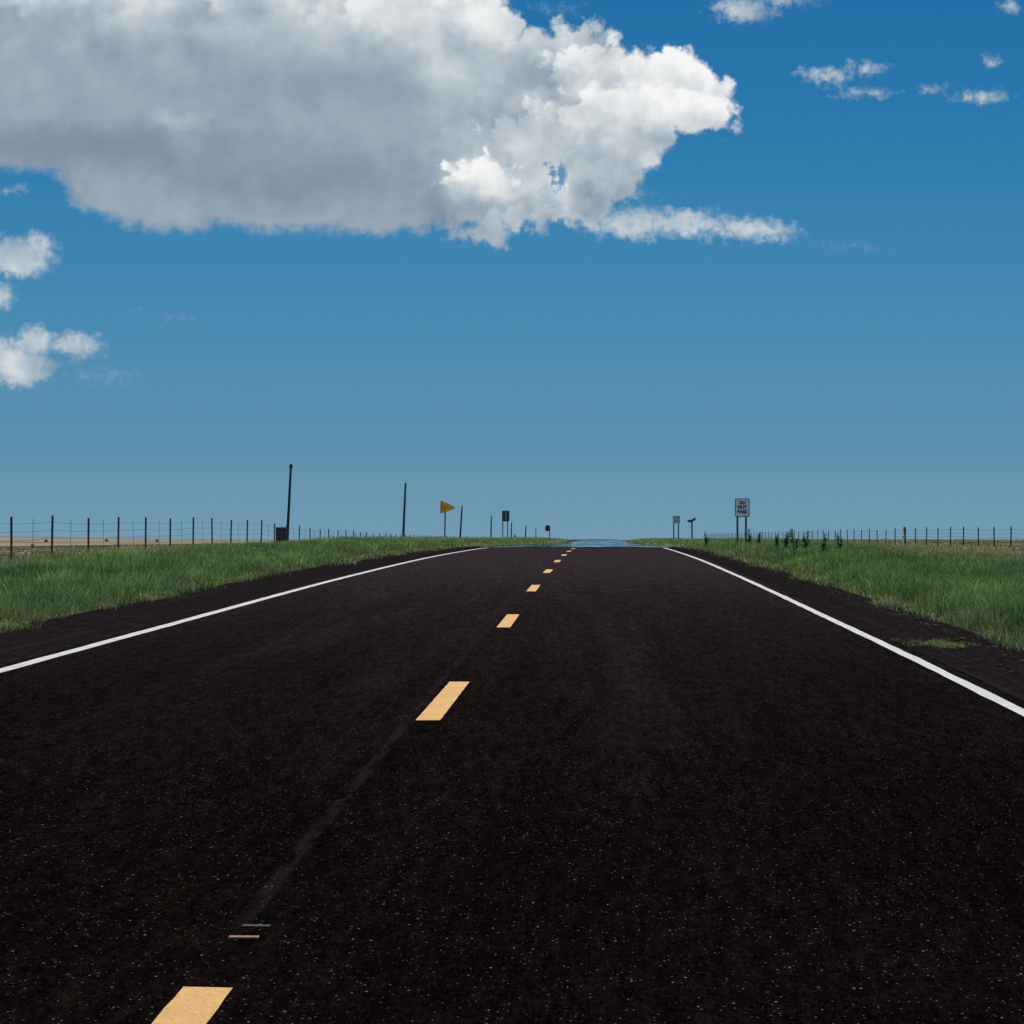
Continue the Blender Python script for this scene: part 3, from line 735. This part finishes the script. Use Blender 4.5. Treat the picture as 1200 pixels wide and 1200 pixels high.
# 3 families
MAIN = [(150, 60, 420, 150), (60, 120, 200, 84), (250, 160, 190, 108), (430, 150, 240, 128), (470, 60, 150, 130), (600, 150, 130, 112),
        (560, 230, 130, 54), (700, 140, 110, 98), (760, 110, 86, 68), (825, 118, 50, 50), (660, 60, 70, 44), (670, 225, 84, 42), (190, 205, 130, 70), (320, 232, 90, 46)]
mf = blobs(pw, MAIN)
TAIL = [(740, 260, 52, 22), (800, 262, 55, 20), (870, 268, 56, 17), (905, 272, 34, 12), (700, 268, 22, 12)]
SMALL = [(22, 300, 50, 27), (46, 286, 24, 16), (2, 344, 22, 18), (38, 402, 30, 24), (20, 430, 48, 28), (90, 406, 36, 19), (-20, 420, 50, 36),
         (868, 12, 44, 17), (915, 0, 48, 10), (968, 88, 34, 12), (1016, 80, 28, 10), (1016, 108, 34, 8),
         (1090, 104, 18, 7), (1150, 112, 36, 10), (1184, 10, 14, 11), (12, 222, 14, 5), (1160, 71, 10, 8)]
sf = blobs(ps, TAIL+SMALL)
bil = n.noise(uv, 2.6, 8, .62); fin = n.noise(uv, 9., 7, .62)
bv = n.vor(n.v('MULTIPLY_ADD', wn2, (.5, .5, 0.), uv), 1.9, 'SMOOTH_F1', .35)
bv2 = n.vor(n.v('MULTIPLY_ADD', wn2, (.35, .35, 0.), uv), 5., 'SMOOTH_F1', .4)
# edge softness: soft under the cloud, crisp on its sunlit right
edge_amp = n.ss(u, 3.0, 6.2, .12, .55)
em = n.m('ADD', mf, n.m('MULTIPLY', n.m('SUBTRACT', bil, .5), edge_amp))
em = n.m('ADD', em, n.m('MULTIPLY', n.m('SUBTRACT', fin, .5), n.ss(u, 3.5, 6.5, .14, .18)))
em = n.m('ADD', em, n.m('MULTIPLY', n.m('SUBTRACT', .40, bv), n.ss(u, 4., 6.5, .0, .26)))
em = n.m('ADD', em, n.m('MULTIPLY', n.m('SUBTRACT', .42, bv2), n.ss(u, 4., 6.5, .0, .24)))
hole = n.m('SUBTRACT', 1., n.v('LENGTH', n.v('MULTIPLY_ADD', n.v('MULTIPLY_ADD', wn2, (.5, .5, 0.), uv), (1/.17, 1/.24, 0.), (-6.54/.17, -2.05/.24, 0.))))
hole = n.m('ADD', hole, n.m('MULTIPLY', n.m('SUBTRACT', fin, .5), 1.6))
mm = n.ss(em, n.ss(u, 3., 6., -.02, -.03), n.ss(u, 4., 6.2, .17, .13))
mm = n.m('MULTIPLY', mm, n.m('SUBTRACT', 1., n.ss(hole, .1, .75, 0., .85)))
es = n.m('ADD', sf, n.m('MULTIPLY', n.m('SUBTRACT', bil, .5), .16)); es = n.m('ADD', es, n.m('MULTIPLY', n.m('SUBTRACT', fin, .5), .28))
ms = n.ss(es, -.02, .16)
# faint wisps
WISP = [(205, 373, 30, 9), (650, 12, 40, 12), (740, 226, 32, 10), (775, 236, 30, 6), (150, 362, 20, 6), (1000, 288, 60, 8), (120, 440, 50, 14), (880, 280, 60, 10)]
wf = blobs(ps, WISP); wsp = n.m('MULTIPLY', n.ss(n.m('ADD', wf, n.m('MULTIPLY', n.m('SUBTRACT', fin, .5), .5)), .0, .35), .42)
# relief lighting of the billows: slope towards the light (up and to the right)
def hfield(p):
    a = n.noise(p, 1.1, 6, .50); b = n.vor(p, 2.3, 'SMOOTH_F1', .5); c = n.vor(p, 6.5, 'SMOOTH_F1', .5)
    return n.m('ADD', n.m('MULTIPLY', a, 1.5), n.m('ADD', n.m('MULTIPLY', b, -.50), n.m('MULTIPLY', c, -.16)))
pr_ = n.v('MULTIPLY_ADD', wn2, (.22, .22, 0.), uv)
rel = n.m('SUBTRACT', hfield(pr_), hfield(n.v('ADD', pr_, (.14, -.24, 0.))))
# hand-placed broad light and dark of the big cloud
def field(L, p):
    out = None
    for cx, cy, rx, ry, k in L:
        q = n.v('MULTIPLY_ADD', p, (100/rx, 100/ry, 0.), (-cx/rx, -cy/ry, 0.))
        val = n.m('MULTIPLY', n.ss(n.v('LENGTH', q), 1., 0.), k)
        out = val if out is None else n.m('ADD', out, val)
    return out
pl = n.v('MULTIPLY_ADD', wn, (1.0, .8, 0.), uv)
LIT = [(400, -30, 560, 110, .34), (60, -60, 300, 110, .25), (530, 20, 150, 130, .26), (545, 110, 90, 80, .12), (800, 90, 150, 110, .36), (690, 60, 90, 60, .16), (700, 130, 130, 90, .12),
       (575, 215, 65, 42, .50), (700, 170, 200, 120, .20), (215, 137, 40, 16, .16), (620, 250, 110, 50, .12), (330, 20, 90, 50, .14),
       (200, 185, 330, 60, -.14), (60, 170, 170, 40, -.15), (380, 225, 260, 50, -.12), (470, 110, 60, 70, -.05), (640, 130, 70, 60, -.08), (690, 235, 100, 40, -.06), (300, 110, 260, 70, -.05)]
lit = n.m('ADD', .34, field(LIT, pl))
amp = n.ss(u, 4.4, 6.4, .12, .62); amp = n.m('ADD', amp, n.ss(v, .9, 0., 0., .28)); 
L = n.m('ADD', lit, n.m('MULTIPLY', rel, amp))
L = n.m('ADD', L, n.m('MULTIPLY', n.m('SUBTRACT', bil, .5), .18))
edgeglow = n.m('MULTIPLY', n.ss(em, .35, .05), n.ss(u, 5., 6.6, 0., .10)); L = n.m('ADD', L, edgeglow)
cc = n.ramp(L, [(.0, (.20, .235, .32)), (.18, (.235, .290, .375)), (.36, (.325, .405, .475)), (.58, (.50, .565, .615)), (.80, (.74, .77, .79)), (1., (.93, .93, .925))])
# bright puffs in front, each with a crisp crown that melts into the grey body at its foot
PUFF = [(590, 40, 95, 74, .93, .34), (700, 88, 66, 44, .90, .42), (655, 178, 95, 62, .66, .34), (800, 98, 88, 56, 1.02, .46), (745, 150, 112, 58, .88, .40), (835, 140, 46, 40, .92, .50),
        (563, 214, 44, 28, .98, .50), (330, 10, 130, 42, .80, .34), (455, 30, 110, 60, .80, .32), (110, 8, 150, 38, .76, .36), (610, 262, 66, 24, .62, .36)]
def merged(c):
    for i, (cx, cy, rx, ry, top, foot) in enumerate(PUFF):
        q = n.v('MULTIPLY_ADD', pw, (100/rx, 100/ry, 0.), (-cx/rx, -cy/ry, 0.))
        e = n.m('MULTIPLY_ADD', n.v('LENGTH', q), -min(rx, ry)/100, min(rx, ry)/100)
        e = n.m('ADD', e, n.m('ADD', n.m('MULTIPLY', n.m('SUBTRACT', fin, .5), .20), n.m('MULTIPLY', n.m('SUBTRACT', .42, bv2), .34)))
        qy = n.sep(q)[1]; t_ = n.m('ADD', qy, n.m('MULTIPLY', n.m('SUBTRACT', bil, .5), 1.2))
        a_ = n.m('MULTIPLY', n.ss(e, -.02, .10), n.ss(t_, .75, -.25))
        l_ = n.m('ADD', n.ss(t_, .9, -.7, foot, top), n.m('MULTIPLY', rel, .42))
        l_ = n.m('ADD', l_, n.m('MULTIPLY', n.m('SUBTRACT', fin, .5), .12))
        c = n.mix(n.m('MULTIPLY', a_, .92), c, n.ramp(l_, CR))
    return c
CR = [(.0, (.20, .235, .32)), (.18, (.235, .290, .375)), (.36, (.325, .405, .475)), (.58, (.50, .565, .615)), (.80, (.74, .77, .79)), (1., (.93, .93, .925))]
cc = merged(cc)
# small clouds: white crowns, greyer feet
Ls = n.m('ADD', n.m('MULTIPLY', rel, .70), n.m('ADD', .49, n.m('MULTIPLY', n.ss(es, 0., .3), .02)))
Ls = n.m('ADD', Ls, n.m('MULTIPLY', n.m('SUBTRACT', fin, .5), .35))
cs = n.ramp(Ls, [(.0, (.26, .36, .45)), (.35, (.40, .48, .55)), (.65, (.58, .64, .68)), (1., (.86, .87, .87))])
c = n.mix(wsp, clear, (.50, .60, .66))
c = n.mix(n.m('MULTIPLY', ms, .93), c, cs)
c = n.mix(mm, c, cc)
# the clouds only occupy one stretch of sky: elsewhere the costly cloud branch is not evaluated
inwin = n.m('MULTIPLY', n.m('MULTIPLY', n.m('GREATER_THAN', u, -4.), n.m('LESS_THAN', u, 14.)), n.m('MULTIPLY', n.m('GREATER_THAN', v, -2.6), n.m('LESS_THAN', v, 5.3)))
inwin = n.m('MULTIPLY', inwin, n.m('GREATER_THAN', dy, .3))
bg = n.node('ShaderNodeBackground'); n.put(bg.inputs[0], c)
bg0 = n.node('ShaderNodeBackground'); n.put(bg0.inputs[0], clear)
ms_ = n.node('ShaderNodeMixShader'); n.put(ms_.inputs[0], inwin); n.put(ms_.inputs[1], bg0.outputs[0]); n.put(ms_.inputs[2], bg.outputs[0])
wo = n.node('ShaderNodeOutputWorld'); n.put(wo.inputs[0], ms_.outputs[0])

# ------------------------------------------------------------------ camera
cd = bpy.data.cameras.new('camera'); cam = bpy.data.objects.new('camera', cd); COL.objects.link(cam); SC.camera = cam
cam.location = (0, 0, H); cam.rotation_euler = (math.pi/2, 0, 0)
cd.sensor_width = 36; cd.lens = 36*F/1200; cd.shift_x = (600-VX)/1200; cd.shift_y = (VY-600)/1200
cd.clip_start = .1; cd.clip_end = 20000
SC.view_settings.view_transform = 'Standard'; SC.view_settings.look = 'None'; SC.view_settings.exposure = 0
W.cycles.sampling_method = 'NONE'
SC.cycles.max_bounces = 4; SC.cycles.diffuse_bounces = 2; SC.cycles.glossy_bounces = 2; SC.cycles.transmission_bounces = 2; SC.cycles.transparent_max_bounces = 12
